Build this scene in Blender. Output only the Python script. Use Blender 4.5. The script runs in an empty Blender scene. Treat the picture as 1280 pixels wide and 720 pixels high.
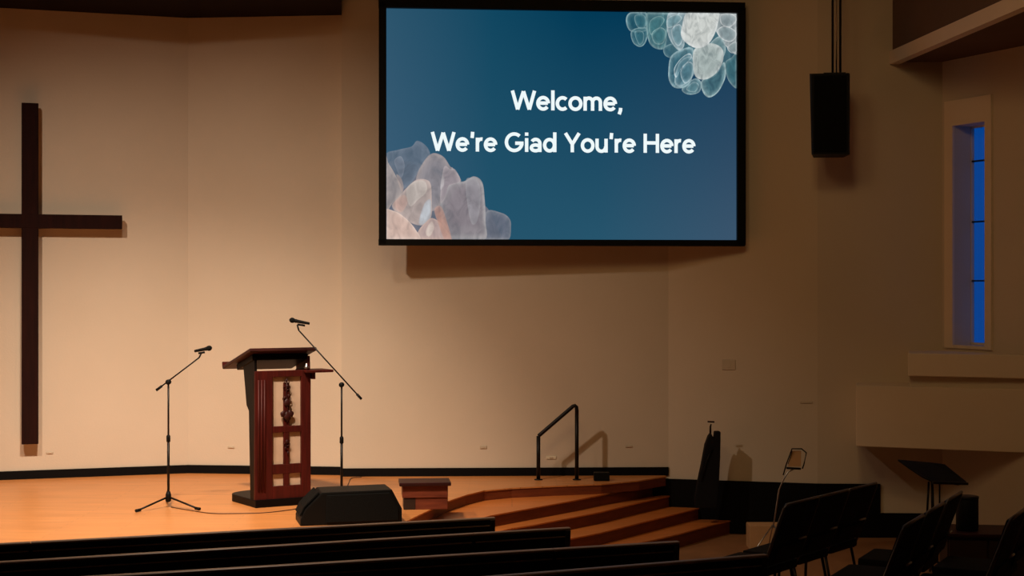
import bpy, bmesh, math, random
from mathutils import Vector, Matrix
random.seed(7)
C = bpy.context.scene.collection
PI = math.pi
F, CZ = 1900.0, 2.40          # focal length in pixels, camera height
SZ, RH = 0.55, 0.11           # stage height, riser height

# ------------------------------------------------------------------ helpers
def at(px, py, Y):
    return Vector(((px-640)/F*Y, Y, CZ-(py-360)/F*Y))
def onz(px, py, z):
    Y = F*(CZ-z)/(py-360)
    return Vector(((px-640)/F*Y, Y, z))
def atx(px, Y):
    return (px-640)/F*Y

def lin(c):
    return tuple(((v/255)/12.92 if v/255 <= .04045 else ((v/255+.055)/1.055)**2.4) for v in c)

class MB:
    def __init__(s): s.bm = bmesh.new()
    def box(s, c, size, rz=0, bev=0, rx=0, ry=0, seg=1):
        b = bmesh.new()
        bmesh.ops.create_cube(b, size=1)
        bmesh.ops.scale(b, vec=size, verts=b.verts)
        if bev: bmesh.ops.bevel(b, geom=b.edges[:], offset=bev, segments=seg, affect='EDGES', profile=.7)
        M = Matrix.Translation(c) @ Matrix.Rotation(rz, 4, 'Z') @ Matrix.Rotation(ry, 4, 'Y') @ Matrix.Rotation(rx, 4, 'X')
        bmesh.ops.transform(b, matrix=M, verts=b.verts)
        s.merge(b); return s
    def merge(s, b):
        me = bpy.data.meshes.new('t'); b.to_mesh(me); b.free(); s.bm.from_mesh(me); bpy.data.meshes.remove(me)
    def prism(s, pts, vec, bev=0, seg=2):
        b = bmesh.new()
        v0 = [b.verts.new(Vector(p)) for p in pts]; v1 = [b.verts.new(Vector(p)+Vector(vec)) for p in pts]
        n = len(pts)
        b.faces.new(v0[::-1]); b.faces.new(v1)
        for i in range(n): b.faces.new((v0[i], v0[(i+1) % n], v1[(i+1) % n], v1[i]))
        bmesh.ops.recalc_face_normals(b, faces=b.faces[:])
        if bev: bmesh.ops.bevel(b, geom=b.edges[:], offset=bev, segments=seg, affect='EDGES', profile=.7)
        s.merge(b); return s
    def tube(s, pts, r, n=10, caps=True):
        pts = [Vector(p) for p in pts]; b = bmesh.new(); rings = []
        rr = r if isinstance(r, (list, tuple)) else [r]*len(pts)
        up = Vector((0.13, .21, .97)).normalized()
        for i, p in enumerate(pts):
            d = ((pts[min(i+1, len(pts)-1)]-p).normalized() + (p-pts[max(i-1, 0)]).normalized())
            d.normalize()
            a = d.cross(up); 
            if a.length < .2: a = d.cross(Vector((1, 0.1, 0)))
            a.normalize(); c2 = d.cross(a)
            rings.append([b.verts.new(p + (a*math.cos(2*PI*k/n) + c2*math.sin(2*PI*k/n))*rr[i]) for k in range(n)])
        for i in range(len(rings)-1):
            for k in range(n): b.faces.new((rings[i][k], rings[i][(k+1) % n], rings[i+1][(k+1) % n], rings[i+1][k]))
        if caps: b.faces.new(rings[0][::-1]); b.faces.new(rings[-1])
        bmesh.ops.recalc_face_normals(b, faces=b.faces[:])
        for f in b.faces: f.smooth = len(f.verts) == 4
        s.merge(b); return s
    def lathe(s, prof, c=(0, 0, 0), n=24, M=None):
        b = bmesh.new(); rings = []
        for r, z in prof:
            rings.append([b.verts.new((r*math.cos(2*PI*k/n), r*math.sin(2*PI*k/n), z)) for k in range(n)])
        for i in range(len(rings)-1):
            for k in range(n): b.faces.new((rings[i][k], rings[i][(k+1) % n], rings[i+1][(k+1) % n], rings[i+1][k]))
        b.faces.new(rings[0][::-1]); b.faces.new(rings[-1])
        bmesh.ops.recalc_face_normals(b, faces=b.faces[:])
        for f in b.faces: f.smooth = len(f.verts) == 4
        bmesh.ops.transform(b, matrix=Matrix.Translation(c) @ (M or Matrix()), verts=b.verts)
        s.merge(b); return s
    def quad(s, *p):
        s.bm.faces.new([s.bm.verts.new(Vector(q)) for q in p]); return s
    def build(s, name, mat, parent=None, **k):
        me = bpy.data.meshes.new(name); s.bm.to_mesh(me); s.bm.free()
        if mat: me.materials.append(mat)
        o = bpy.data.objects.new(name, me); C.objects.link(o)
        if parent: o.parent = parent
        for a, b in k.items(): o[a] = b
        return o

def tag(o, label, cat, group=None):
    o['label'] = label; o['category'] = cat
    if group: o['group'] = group
    return o
def empty(name, loc, rz=0):
    o = bpy.data.objects.new(name, None); C.objects.link(o); o.location = loc; o.rotation_euler = (0, 0, rz)
    o.empty_display_size = .1
    return o
def copy_tree(o, parent=None):
    c = o.copy(); C.objects.link(c)
    if parent: c.parent = parent
    for ch in list(o.children): copy_tree(ch, c)
    return c
def struct(mb, name, mat):
    return mb.build(name, mat, kind='structure')

# ------------------------------------------------------------------ materials
def mat(name, col, rough=.6, metal=0, spec=.5, col2=None, scale=8, stretch=(1, 1, 1), bump=0, coat=0, detail=6, bscale=None, contrast=(.3, .7)):
    m = bpy.data.materials.new(name); m.use_nodes = True
    nt = m.node_tree; b = nt.nodes['Principled BSDF']
    b.inputs['Roughness'].default_value = rough; b.inputs['Metallic'].default_value = metal
    b.inputs['Specular IOR Level'].default_value = spec; b.inputs['Coat Weight'].default_value = coat
    b.inputs['Base Color'].default_value = (*col, 1)
    tc = nt.nodes.new('ShaderNodeTexCoord'); mp = nt.nodes.new('ShaderNodeMapping')
    mp.inputs['Scale'].default_value = stretch; nt.links.new(tc.outputs['Object'], mp.inputs[0])
    n = nt.nodes.new('ShaderNodeTexNoise'); n.inputs['Scale'].default_value = scale; n.inputs['Detail'].default_value = detail
    nt.links.new(mp.outputs[0], n.inputs[0])
    r = nt.nodes.new('ShaderNodeValToRGB'); r.color_ramp.elements[0].position = contrast[0]; r.color_ramp.elements[1].position = contrast[1]
    c2 = col2 or tuple(v*.88 for v in col)
    r.color_ramp.elements[0].color = (*c2, 1); r.color_ramp.elements[1].color = (*col, 1)
    nt.links.new(n.outputs[0], r.inputs[0]); nt.links.new(r.outputs[0], b.inputs['Base Color'])
    if bump:
        n2 = nt.nodes.new('ShaderNodeTexNoise'); n2.inputs['Scale'].default_value = bscale or scale*6; n2.inputs['Detail'].default_value = 4
        nt.links.new(mp.outputs[0], n2.inputs[0])
        bp = nt.nodes.new('ShaderNodeBump'); bp.inputs['Strength'].default_value = bump; bp.inputs['Distance'].default_value = .01
        nt.links.new(n2.outputs[0], bp.inputs['Height']); nt.links.new(bp.outputs[0], b.inputs['Normal'])
    return m

WALLC = (.67, .57, .44)
M = {}
M['wall'] = mat('painted_wall', WALLC, .85, spec=.2, col2=(.64, .54, .41), scale=1.2, bump=.12, bscale=60)
M['trim'] = mat('painted_trim', (.82, .68, .52), .7, spec=.3, col2=(.79, .65, .49), scale=3)
M['black'] = mat('black_base', (.0025, .002, .002), .6, spec=.12, scale=4)
M['ceil'] = mat('dark_ceiling', (.012, .007, .006), .85, spec=.1, scale=2)
M['ceil2'] = mat('room_ceiling', (.25, .18, .12), .9, scale=2)
M['cross'] = mat('cross_wood', (.022, .005, .003), .7, col2=(.012, .003, .002), scale=5, stretch=(6, 6, .5), spec=.1)
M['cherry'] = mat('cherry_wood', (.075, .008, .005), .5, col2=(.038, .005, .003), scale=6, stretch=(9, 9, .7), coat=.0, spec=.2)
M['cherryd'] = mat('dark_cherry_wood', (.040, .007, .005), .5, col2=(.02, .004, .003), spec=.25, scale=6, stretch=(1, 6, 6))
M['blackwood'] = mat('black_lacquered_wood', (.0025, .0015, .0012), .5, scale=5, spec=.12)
M['plastic'] = mat('black_plastic', (.004, .004, .0035), .55, spec=.15, scale=20)
M['grille'] = mat('speaker_grille', (.004, .0045, .004), .8, spec=.12, scale=120, bump=.5, bscale=300)
M['blackmetal'] = mat('black_metal', (.008, .006, .005), .45, metal=.3, spec=.3, scale=20)
M['chrome'] = mat('chrome', (.55, .53, .50), .3, metal=1, scale=15)
M['tubing'] = mat('dark_tube_metal', (.12, .10, .09), .35, metal=.8, scale=20)
M['fabric'] = mat('black_fabric', (.010, .009, .010), .85, spec=.15, scale=60, bump=.3, bscale=350)
M['pewback'] = mat('pew_back_cloth', (.010, .009, .009), .8, spec=.2, scale=50, bump=.3, bscale=300)
M['pewcap'] = mat('pew_cap_highlight_wood', (.36, .25, .18), .35, col2=(.26, .17, .12), scale=5, stretch=(.6, 8, 8), spec=.5)  # wood lightened so the pew tops show a highlight line
M['pane'] = mat('frosted_pane', (.58, .42, .29), .6, col2=(.46, .33, .23), scale=6)
M['stool'] = mat('stained_step_wood', (.20, .045, .018), .45, col2=(.11, .022, .01), scale=5, stretch=(1, 6, 6))
M['carton'] = mat('beige_board', (.62, .36, .17), .8, scale=5)
M['plate'] = mat('wall_plate_plastic', (.60, .50, .36), .5, scale=10)
M['plate2'] = mat('pale_plate_plastic', (.85, .75, .55), .4, scale=10)
M['aisle'] = mat('aisle_floor', (.38, .18, .075), .5, col2=(.28, .125, .05), scale=3, stretch=(1, 1, 1))
M['darkwood'] = mat('dark_cabinet_wood', (.03, .014, .009), .45, col2=(.018, .009, .006), scale=5, stretch=(1, 6, 6))
M['cable'] = mat('brown_cable', (.07, .03, .015), .6, scale=20)
M['shadepaint'] = mat('shade_brown_paint', (.16, .10, .07), .9, spec=.1, scale=2)  # wall tone darkened to stand for the shade on the bulkhead
M['jamb'] = mat('window_jamb_paint', (.85, .72, .55), .6, scale=3)
M['paper'] = mat('white_paper', (.30, .25, .2), .7, scale=10)

def planks(name, ca, cb, cc, rough, row=.075, length=1.3, coat=.2):
    m = bpy.data.materials.new(name); m.use_nodes = True; nt = m.node_tree; b = nt.nodes['Principled BSDF']
    tc = nt.nodes.new('ShaderNodeTexCoord'); mp = nt.nodes.new('ShaderNodeMapping')
    nt.links.new(tc.outputs['Object'], mp.inputs[0])
    br = nt.nodes.new('ShaderNodeTexBrick'); br.offset = .37; br.offset_frequency = 2
    br.inputs['Scale'].default_value = 1; br.inputs['Brick Width'].default_value = length; br.inputs['Row Height'].default_value = row
    br.inputs['Mortar Size'].default_value = .0015; br.inputs['Mortar Smooth'].default_value = .2
    br.inputs['Color1'].default_value = (*ca, 1); br.inputs['Color2'].default_value = (*cb, 1); br.inputs['Mortar'].default_value = (*cc, 1)
    nt.links.new(mp.outputs[0], br.inputs[0])
    mp2 = nt.nodes.new('ShaderNodeMapping'); mp2.inputs['Scale'].default_value = (.8, 14, 14); nt.links.new(tc.outputs['Object'], mp2.inputs[0])
    n = nt.nodes.new('ShaderNodeTexNoise'); n.inputs['Scale'].default_value = 3; n.inputs['Detail'].default_value = 8; nt.links.new(mp2.outputs[0], n.inputs[0])
    r = nt.nodes.new('ShaderNodeMapRange'); r.inputs[1].default_value = .3; r.inputs[2].default_value = .7; r.inputs[3].default_value = .82; r.inputs[4].default_value = 1.08
    nt.links.new(n.outputs[0], r.inputs[0])
    mx = nt.nodes.new('ShaderNodeMix'); mx.data_type = 'RGBA'; mx.blend_type = 'MULTIPLY'; mx.inputs[0].default_value = 1
    nt.links.new(br.outputs[0], mx.inputs[6]); nt.links.new(r.outputs[0], mx.inputs[7]); nt.links.new(mx.outputs[2], b.inputs['Base Color'])
    b.inputs['Roughness'].default_value = rough; b.inputs['Coat Weight'].default_value = coat; b.inputs['Coat Roughness'].default_value = .3
    return m
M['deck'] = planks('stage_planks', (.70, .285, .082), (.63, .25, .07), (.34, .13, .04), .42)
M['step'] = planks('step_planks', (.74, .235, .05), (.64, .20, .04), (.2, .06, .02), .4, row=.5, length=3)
M['riser'] = mat('shaded_riser_wood', (.20, .045, .012), .5, col2=(.13, .028, .009), scale=5, stretch=(1, 1, 8))  # step wood darkened to carry the shade on the risers

def glass():
    m = bpy.data.materials.new('window_glass'); m.use_nodes = True; nt = m.node_tree
    for n in list(nt.nodes): nt.nodes.remove(n)
    o = nt.nodes.new('ShaderNodeOutputMaterial'); mx = nt.nodes.new('ShaderNodeMixShader'); mx.inputs[0].default_value = .06
    t = nt.nodes.new('ShaderNodeBsdfTransparent'); g = nt.nodes.new('ShaderNodeBsdfGlossy'); g.inputs['Roughness'].default_value = .05
    n = nt.nodes.new('ShaderNodeTexNoise'); n.inputs['Scale'].default_value = 2
    r = nt.nodes.new('ShaderNodeValToRGB'); r.color_ramp.elements[0].color = (.85, .88, .95, 1); r.color_ramp.elements[1].color = (1, 1, 1, 1)
    nt.links.new(n.outputs[0], r.inputs[0]); nt.links.new(r.outputs[0], t.inputs[0])
    nt.links.new(t.outputs[0], mx.inputs[1]); nt.links.new(g.outputs[0], mx.inputs[2]); nt.links.new(mx.outputs[0], o.inputs[0])
    return m
M['glass'] = glass()

# ------------------------------------------------------------------ room shell
def v2(px, Y): return (atx(px, Y), Y)
WL0 = (-8.2, 14.65-(8.2-4.93)*.325)
WL1 = v2(235, 15.20)
WL2 = v2(427, 15.04)
WC1 = v2(427, 14.92)
WC2 = v2(835.5, 15.03)
WA2 = v2(1022, 14.66)
WB2 = v2(1178, 14.60)
DW = Vector((.418, -.909)).normalized()          # direction of the window wall, towards the room
WW0 = Vector(WB2)
WR2 = WW0 + DW*5.2
H = 6.6
TH = .25

def wall(name, a, b, z0, z1, m='wall', th=TH, flip=1):
    a = Vector(a); b = Vector(b); d = (b-a).normalized(); n = Vector((-d.y, d.x))*flip*th
    mb = MB(); mb.prism([(a.x, a.y, z0), (b.x, b.y, z0), (b.x+n.x, b.y+n.y, z0), (a.x+n.x, a.y+n.y, z0)], (0, 0, z1-z0))
    return struct(mb, name, M[m])

wall('wall_back_left', WL0, WL1, 0, H)
wall('wall_back_centre_left', WL1, (WL2[0]+.0, WL2[1]), 0, H)
wall('wall_back_centre', WC1, WC2, 0, H)
wall('wall_back_right', WC2, WA2, 0, H)
wall('wall_back_far_right', WA2, WB2, 0, H)
wall('wall_left', (-8.2, -3), WL0, 0, H)
wall('wall_rear', (WR2.x+.3, -3), (-8.2, -3), 0, H)
wall('wall_side', WR2, (WR2.x, -3), 0, H)

# wall with the window: built round the opening
SA, SB, ZB, ZT = .17, .605, 1.86, 3.94
def wpt(s, off, z):                                # s along the wall, off outwards
    n = Vector((-DW.y, DW.x))                      # outwards (+x,+y)
    p = WW0 + DW*s + n*off
    return Vector((p.x, p.y, z))
def wbox(mb, s0, s1, o0, o1, z0, z1, bev=0):
    mb.prism([wpt(s0, o0, z0), wpt(s1, o0, z0), wpt(s1, o1, z0), wpt(s0, o1, z0)], (0, 0, z1-z0), bev)
    return mb
mb = MB()
wbox(mb, 0, SA, 0, .236, 0, H); wbox(mb, SB, 5.2, 0, .236, 0, H); wbox(mb, SA, SB, 0, .236, 0, ZB); wbox(mb, SA, SB, 0, .236, ZT, H)
struct(mb, 'wall_right', M['wall'])
mb = MB()
wbox(mb, SA-.115, SA, -.025, .0, ZB-.03, ZT+.24); wbox(mb, SB, SB+.085, -.025, 0, ZB-.03, ZT+.24)
wbox(mb, SA, SB, -.025, 0, ZT, ZT+.24); 
wbox(mb, SA, SB, -.02, 0, ZB-.03, ZB)
struct(mb, 'trim_1', M['trim'])
win = empty('window_1', wpt((SA+SB)/2, .22, ZB)); win['kind'] = 'structure'
wi = Matrix.Translation(-win.location)
def wpart(mb, name, m):
    o = mb.build(name, m, win); o.data.transform(wi); return o
mb = MB(); wbox(mb, SA, SB, .21, .23, ZB, ZT)
wpart(mb, 'pane', M['glass'])
mb = MB()
wbox(mb, SA, SA+.006, .2, .235, ZB, ZT); wbox(mb, SB-.02, SB, .2, .235, ZB, ZT); wbox(mb, SA, SB, .2, .235, ZB, ZB+.02); wbox(mb, SA, SB, .2, .235, ZT-.015, ZT)
wpart(mb, 'window_frame', M['jamb'])
for py in (201, 277, 351):
    z = CZ-(py-360)/F*14.45
    mb = MB(); wbox(mb, SA, SB, .203, .234, z-.007, z+.007); wpart(mb, 'muntin', M['blackmetal'])

# floors: level by the stage, gently raked under the seats
RN = Vector((.327, -.945)); RU = -10.25
RK = .067
def floorz(x, y): return max(0.0, (RN.x*x+RN.y*y - RU)*RK)
mb = MB()
# line u=RU: points
def yline(x, u): return (RN.x*x-u)/.945
xa, xb = -8.4, WR2.x+.4
mb.quad((xa, 16, 0), (xa, yline(xa, RU), 0), (xb, yline(xb, RU), 0), (xb, 16, 0))
mb.quad((xa, yline(xa, RU), 0), (xa, -3.2, floorz(xa, -3.2)), (xb, -3.2, floorz(xb, -3.2)), (xb, yline(xb, RU), 0))
bmesh.ops.recalc_face_normals(mb.bm, faces=mb.bm.faces[:])
for f in mb.bm.faces:
    if f.normal.z < 0: f.normal_flip()
struct(mb, 'floor', M['aisle'])
mb = MB(); mb.box(((xa+xb)/2, 6.5, H+.05), (xb-xa, 20, .1)); struct(mb, 'ceiling', M['ceil2'])
# low black ceiling over the platform alcove
zc = 5.10
mb = MB()
mb.prism([(WL0[0], WL0[1], zc), (WL1[0], WL1[1], zc), (WL2[0], WL2[1], zc), (WC1[0], WC1[1], zc), (atx(427, 14.2), 14.2, zc), (-4.93, 13.8, zc), (-8.2, 12.7, zc)], (0, 0, .35))
struct(mb, 'ceiling_alcove', M['ceil'])

# baseboards (stage level)
def base(name, a, b, z0, z1, th=.02, m='black'):
    a = Vector(a); b = Vector(b); d = (b-a).normalized(); n = Vector((d.y, -d.x))*th
    mb = MB(); mb.prism([(a.x, a.y, z0), (b.x, b.y, z0), (b.x+n.x, b.y+n.y, z0), (a.x+n.x, a.y+n.y, z0)], (0, 0, z1-z0))
    return struct(mb, name, M[m])
base('baseboard_left', WL0, WL1, SZ, SZ+.082)
base('baseboard_centre_left', WL1, WL2, SZ, SZ+.082)
base('baseboard_centre', WC1, WC2, SZ, SZ+.08)
wa = Vector(WC2); wa2 = Vector(WA2); wb2 = Vector(WB2)
base('baseboard_right', wa, wa2, 0, SZ-.035, .03)
base('baseboard_corner', Vector((1.15, WC2[1]-.003)), wa, 0, SZ-.032, .012)
base('baseboard_far_right', wa2, wa2+(wb2-wa2)*.5, 0, SZ-.035, .03)
base('baseboard_side', wa2+(wb2-wa2)*.5, wb2, 0, .235, .02, 'black')

# bulkhead over the right side
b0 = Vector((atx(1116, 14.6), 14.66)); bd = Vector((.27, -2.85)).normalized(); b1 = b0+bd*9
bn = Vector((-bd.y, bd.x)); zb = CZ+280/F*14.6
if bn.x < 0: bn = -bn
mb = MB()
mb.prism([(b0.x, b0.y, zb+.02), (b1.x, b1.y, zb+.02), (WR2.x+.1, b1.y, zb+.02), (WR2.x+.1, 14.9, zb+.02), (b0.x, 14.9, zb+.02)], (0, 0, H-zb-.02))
struct(mb, 'wall_bulkhead', M['shadepaint'])
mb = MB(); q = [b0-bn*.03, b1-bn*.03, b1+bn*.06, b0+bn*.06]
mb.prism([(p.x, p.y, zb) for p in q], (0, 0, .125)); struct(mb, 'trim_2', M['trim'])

# boxed ledge and sill in the right corner
def face_box(px0, Y0, px1, Y1, z0, z1, name):
    a = Vector((atx(px0, Y0), Y0)); b = Vector((atx(px1, Y1), Y1)); e = a+(b-a)*1.0
    mb = MB()
    mb.prism([(a.x, a.y, z0), (e.x, e.y, z0), (e.x+.3, e.y+1.2, z0), (atx(px0+1, 14.75), 14.75, z0)], (0, 0, z1-z0), .006, 1)
    return struct(mb, name, M['trim'])
face_box(1070, 14.12, 1290, 13.54, CZ-198/F*14.12, CZ-122/F*14.12, 'trim_3')
face_box(1135, 13.95, 1290, 13.5, CZ-110/F*13.95, CZ-81.5/F*13.95, 'trim_4')
mb = MB()
a = Vector((atx(1137, 14.05), 14.05)); b = Vector((atx(1290, 13.57), 13.57))
mb.prism([(a.x, a.y, CZ-124/F*14.05), (b.x, b.y, CZ-124/F*14.05), (b.x+.3, b.y+.8, CZ-124/F*14.05), (atx(1138, 14.75), 14.75, CZ-124/F*14.05)], (0, 0, .115))
struct(mb, 'trim_5', M['wall'])

# ------------------------------------------------------------------ stage
stage = empty('stage', (-3, 12, 0)); tag(stage, 'raised wooden church platform with steps wrapping its right corner', 'stage')
si = Matrix.Translation(-stage.location)
N = {}
def nz(k): return SZ-(0, 0, .095, .20, .31, .42, .55)[k]
def npts(k, arr): return [onz(px, py, nz(k)).xy for px, py in arr]
N[1] = [Vector((-1.0, 11.35)), Vector((-.78, 12.3))] + npts(1, [(561, 626), (583, 618.5), (605.6, 613), (640, 609.8), (690, 607.4), (752, 605), (800, 600.5), (833, 595.2)])+[Vector((1.50, 15.03))]
N[2] = [Vector((-.72, 11.45)), Vector((-.5, 12.45))] + npts(2, [(615, 644), (667.5, 634.5), (720, 625), (750, 618.8), (790, 611.8)]) + [Vector((1.40, 15.02))]
N[3] = [Vector((-.45, 11.55)), Vector((-.25, 12.6))] + npts(3, [(641, 660), (667.5, 656), (750, 640), (800, 628)]) + [Vector((1.58, 15.03))]
N[4] = [Vector((-.2, 11.65)), Vector((0, 12.5)), ] + npts(4, [(709, 674), (750, 666), (800, 653.5), (850, 641)]) + [Vector((1.87, 14.97))]
N[5] = [Vector((.1, 11.75)), Vector((.5, 12.8))] + npts(5, [(790, 680.5), (829, 672), (850, 667), (886, 657)]) + [Vector((2.17, 14.89))]
def lerp(p, q, t): return p+(q-p)*t
for k in range(1, 6):
    z = nz(k); pts = N[k][:]
    if k == 1:
        back = [Vector(WC1), Vector(WL2), Vector(WL1), Vector(WL0), Vector((-8.2, 8.83))]
    else:
        back = [Vector((.9, 15.05))] if k < 4 else [Vector((1.55, 15.05)), Vector((.9, 15.05))]
        back += [N[k-1][j]+Vector((-.08, .02)) for j in range(len(N[k-1])-2, -1, -1)]
    poly = pts + back
    t = .012
    mb = MB(); mb.prism([(p.x, p.y, z-t) for p in poly], (0, 0, t))
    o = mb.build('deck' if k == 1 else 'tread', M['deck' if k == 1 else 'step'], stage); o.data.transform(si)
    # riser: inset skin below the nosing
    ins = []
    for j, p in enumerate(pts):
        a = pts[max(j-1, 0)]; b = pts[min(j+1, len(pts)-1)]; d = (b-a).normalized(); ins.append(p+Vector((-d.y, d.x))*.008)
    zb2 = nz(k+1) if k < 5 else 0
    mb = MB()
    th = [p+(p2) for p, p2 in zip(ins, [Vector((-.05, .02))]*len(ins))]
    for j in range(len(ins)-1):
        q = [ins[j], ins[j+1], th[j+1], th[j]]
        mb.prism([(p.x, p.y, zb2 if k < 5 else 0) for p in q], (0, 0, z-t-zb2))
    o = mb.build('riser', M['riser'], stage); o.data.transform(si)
# front face of the stage
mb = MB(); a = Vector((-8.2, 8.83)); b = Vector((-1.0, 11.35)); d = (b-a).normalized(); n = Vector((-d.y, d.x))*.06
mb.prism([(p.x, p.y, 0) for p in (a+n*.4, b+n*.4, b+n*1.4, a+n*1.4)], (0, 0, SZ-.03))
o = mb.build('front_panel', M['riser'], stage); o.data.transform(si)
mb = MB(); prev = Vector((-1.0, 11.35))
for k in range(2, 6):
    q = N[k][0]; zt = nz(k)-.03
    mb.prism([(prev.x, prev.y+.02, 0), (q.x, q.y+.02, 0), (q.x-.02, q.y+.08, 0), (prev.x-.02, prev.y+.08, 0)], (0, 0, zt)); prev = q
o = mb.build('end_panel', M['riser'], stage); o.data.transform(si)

# ------------------------------------------------------------------ cross on the left wall
wd = (Vector(WL1)-Vector((-4.93, 14.65))).normalized(); wn = Vector((wd.y, -wd.x))   # towards the room
ang = math.atan2(wd.y, wd.x)
cx = Vector((atx(38, 14.67), 14.67)); 
cross = empty('wall_cross', (cx.x, cx.y, 0), ang)
# put the cross plane .13 to .22 in front of the wall
w0 = Vector((-4.93, 14.65)); dist = (cx-w0).dot(wn)
shift = .115-dist; cx = cx+wn*shift; cx.x = atx(37.5, cx.y); cross.location = (cx.x, cx.y, 0)
zt_, zb_ = CZ+231/F*cx.y, CZ-195/F*cx.y
cross.location.z = zb_
tag(cross, 'tall dark brown wooden cross mounted on the cream wall', 'cross')
hgt = zt_-zb_; za = CZ+83.5/F*cx.y-zb_
MB().box((0, 0, hgt/2), (.155, .06, hgt), bev=.004).build('upright', M['cross'], cross)
MB().box((0, 0, za), (1.72, .065, .135), bev=.004).build('crossbar', M['cross'], cross)
for z in (hgt*.25, hgt*.85): MB().box((0, .055, z), (.05, .06, .05)).build('wall_bracket', M['blackmetal'], cross)

# ------------------------------------------------------------------ projection screen
YL, YR = 14.46, 14.74
pl = Vector((atx(483, YL), YL)); pr = Vector((atx(921, YR), YR)); W = (pr-pl).length; az = math.atan2(pr.y-pl.y, pr.x-pl.x)
zs0 = CZ+61/F*YL; HS = CZ+350/F*YL-zs0
scr = empty('projection_screen', (pl.x, pl.y, zs0), az)
tag(scr, 'large black framed screen glowing blue with a white welcome message', 'screen')
def U(px): return (px-483)/438*W
def V(py, px=700): 
    top = 10+(px-483)/438*7; bot = 299+(px-483)/438*2
    return (bot-py)/(bot-top)*HS
fb = .07
mb = MB()
for c, s in (((W/2, .0, -.03), (W+.15, .08, .06)), ((W/2, 0, HS+.05), (W+.15, .08, .10)), ((-.036, 0, HS/2), (.072, .08, HS+.1)), ((W+.04, 0, HS/2), (.08, .08, HS+.1))):
    mb.box(c, s, bev=.004)
mb.build('frame', M['plastic'], scr)
MB().box((W/2, .05, HS/2), (W, .04, HS)).build('backing', M['black'], scr)
for u in (W*.3, W*.7):
    MB().box((u, .14, HS*.6), (.06, .14, .3)).box((u, .085, HS*.5), (.06, .03, HS*.9)).build('wall_mount', M['blackmetal'], scr)

def emis_img():
    m = bpy.data.materials.new('screen_picture'); m.use_nodes = True; nt = m.node_tree
    for n in list(nt.nodes): nt.nodes.remove(n)
    o = nt.nodes.new('ShaderNodeOutputMaterial'); e = nt.nodes.new('ShaderNodeEmission')
    tc = nt.nodes.new('ShaderNodeTexCoord'); sp = nt.nodes.new('ShaderNodeSeparateXYZ'); nt.links.new(tc.outputs['Object'], sp.inputs[0])
    def ramp(sock, lo, hi, stops):
        mr = nt.nodes.new('ShaderNodeMapRange'); mr.inputs[1].default_value = lo; mr.inputs[2].default_value = hi; nt.links.new(sock, mr.inputs[0])
        r = nt.nodes.new('ShaderNodeValToRGB'); nt.links.new(mr.outputs[0], r.inputs[0])
        while len(r.color_ramp.elements) < len(stops): r.color_ramp.elements.new(.5)
        for el, (p, c) in zip(r.color_ramp.elements, stops): el.position = p; el.color = (*lin(c), 1)
        return r.outputs[0]
    top = ramp(sp.outputs[0], 0, W, [(0, (44, 84, 108)), (.3, (16, 70, 96)), (.55, (2, 58, 86)), (1, (6, 54, 84))])
    bot = ramp(sp.outputs[0], 0, W, [(0, (62, 96, 122)), (.3, (36, 84, 108)), (.6, (38, 84, 108)), (1, (58, 84, 108))])
    mr = nt.nodes.new('ShaderNodeMapRange'); mr.inputs[1].default_value = 0; mr.inputs[2].default_value = HS; nt.links.new(sp.outputs[2], mr.inputs[0])
    mx = nt.nodes.new('ShaderNodeMix'); mx.data_type = 'RGBA'; nt.links.new(mr.outputs[0], mx.inputs[0]); nt.links.new(bot, mx.inputs[6]); nt.links.new(top, mx.inputs[7])
    nt.links.new(mx.outputs[2], e.inputs[0]); nt.links.new(e.outputs[0], o.inputs[0]); return m
def emis_attr(name, nscale, namp):
    m = bpy.data.materials.new(name); m.use_nodes = True; nt = m.node_tree
    for n in list(nt.nodes): nt.nodes.remove(n)
    o = nt.nodes.new('ShaderNodeOutputMaterial'); e = nt.nodes.new('ShaderNodeEmission'); t = nt.nodes.new('ShaderNodeBsdfTransparent')
    a = nt.nodes.new('ShaderNodeAttribute'); a.attribute_name = 'col'
    tc = nt.nodes.new('ShaderNodeTexCoord'); mp = nt.nodes.new('ShaderNodeMapping'); mp.inputs['Scale'].default_value = (1, 1, .6); mp.inputs['Rotation'].default_value = (0, .5, 0)
    nt.links.new(tc.outputs['Object'], mp.inputs[0])
    n = nt.nodes.new('ShaderNodeTexNoise'); n.inputs['Scale'].default_value = nscale; n.inputs['Detail'].default_value = 5; n.inputs['Distortion'].default_value = 1.5
    nt.links.new(mp.outputs[0], n.inputs[0])
    mr = nt.nodes.new('ShaderNodeMapRange'); mr.inputs[1].default_value = .3; mr.inputs[2].default_value = .7; mr.inputs[3].default_value = 1-namp; mr.inputs[4].default_value = 1+namp
    nt.links.new(n.outputs[0], mr.inputs[0])
    mx = nt.nodes.new('ShaderNodeMix'); mx.data_type = 'RGBA'; mx.blend_type = 'MULTIPLY'; mx.inputs[0].default_value = 1
    nt.links.new(a.outputs['Color'], mx.inputs[6]); nt.links.new(mr.outputs[0], mx.inputs[7]); nt.links.new(mx.outputs[2], e.inputs[0])
    ms = nt.nodes.new('ShaderNodeMixShader')
    mm = nt.nodes.new('ShaderNodeMath'); mm.operation = 'MULTIPLY'; mm.use_clamp = True; nt.links.new(a.outputs['Alpha'], mm.inputs[0]); nt.links.new(mr.outputs[0], mm.inputs[1])
    nt.links.new(mm.outputs[0], ms.inputs[0]); nt.links.new(t.outputs[0], ms.inputs[1]); nt.links.new(e.outputs[0], ms.inputs[2]); nt.links.new(ms.outputs[0], o.inputs[0])
    return m
disp = MB(); disp.quad((0, .02, 0), (W, .02, 0), (W, .02, HS), (0, .02, HS))
disp.build('display', emis_img(), scr)

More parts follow.
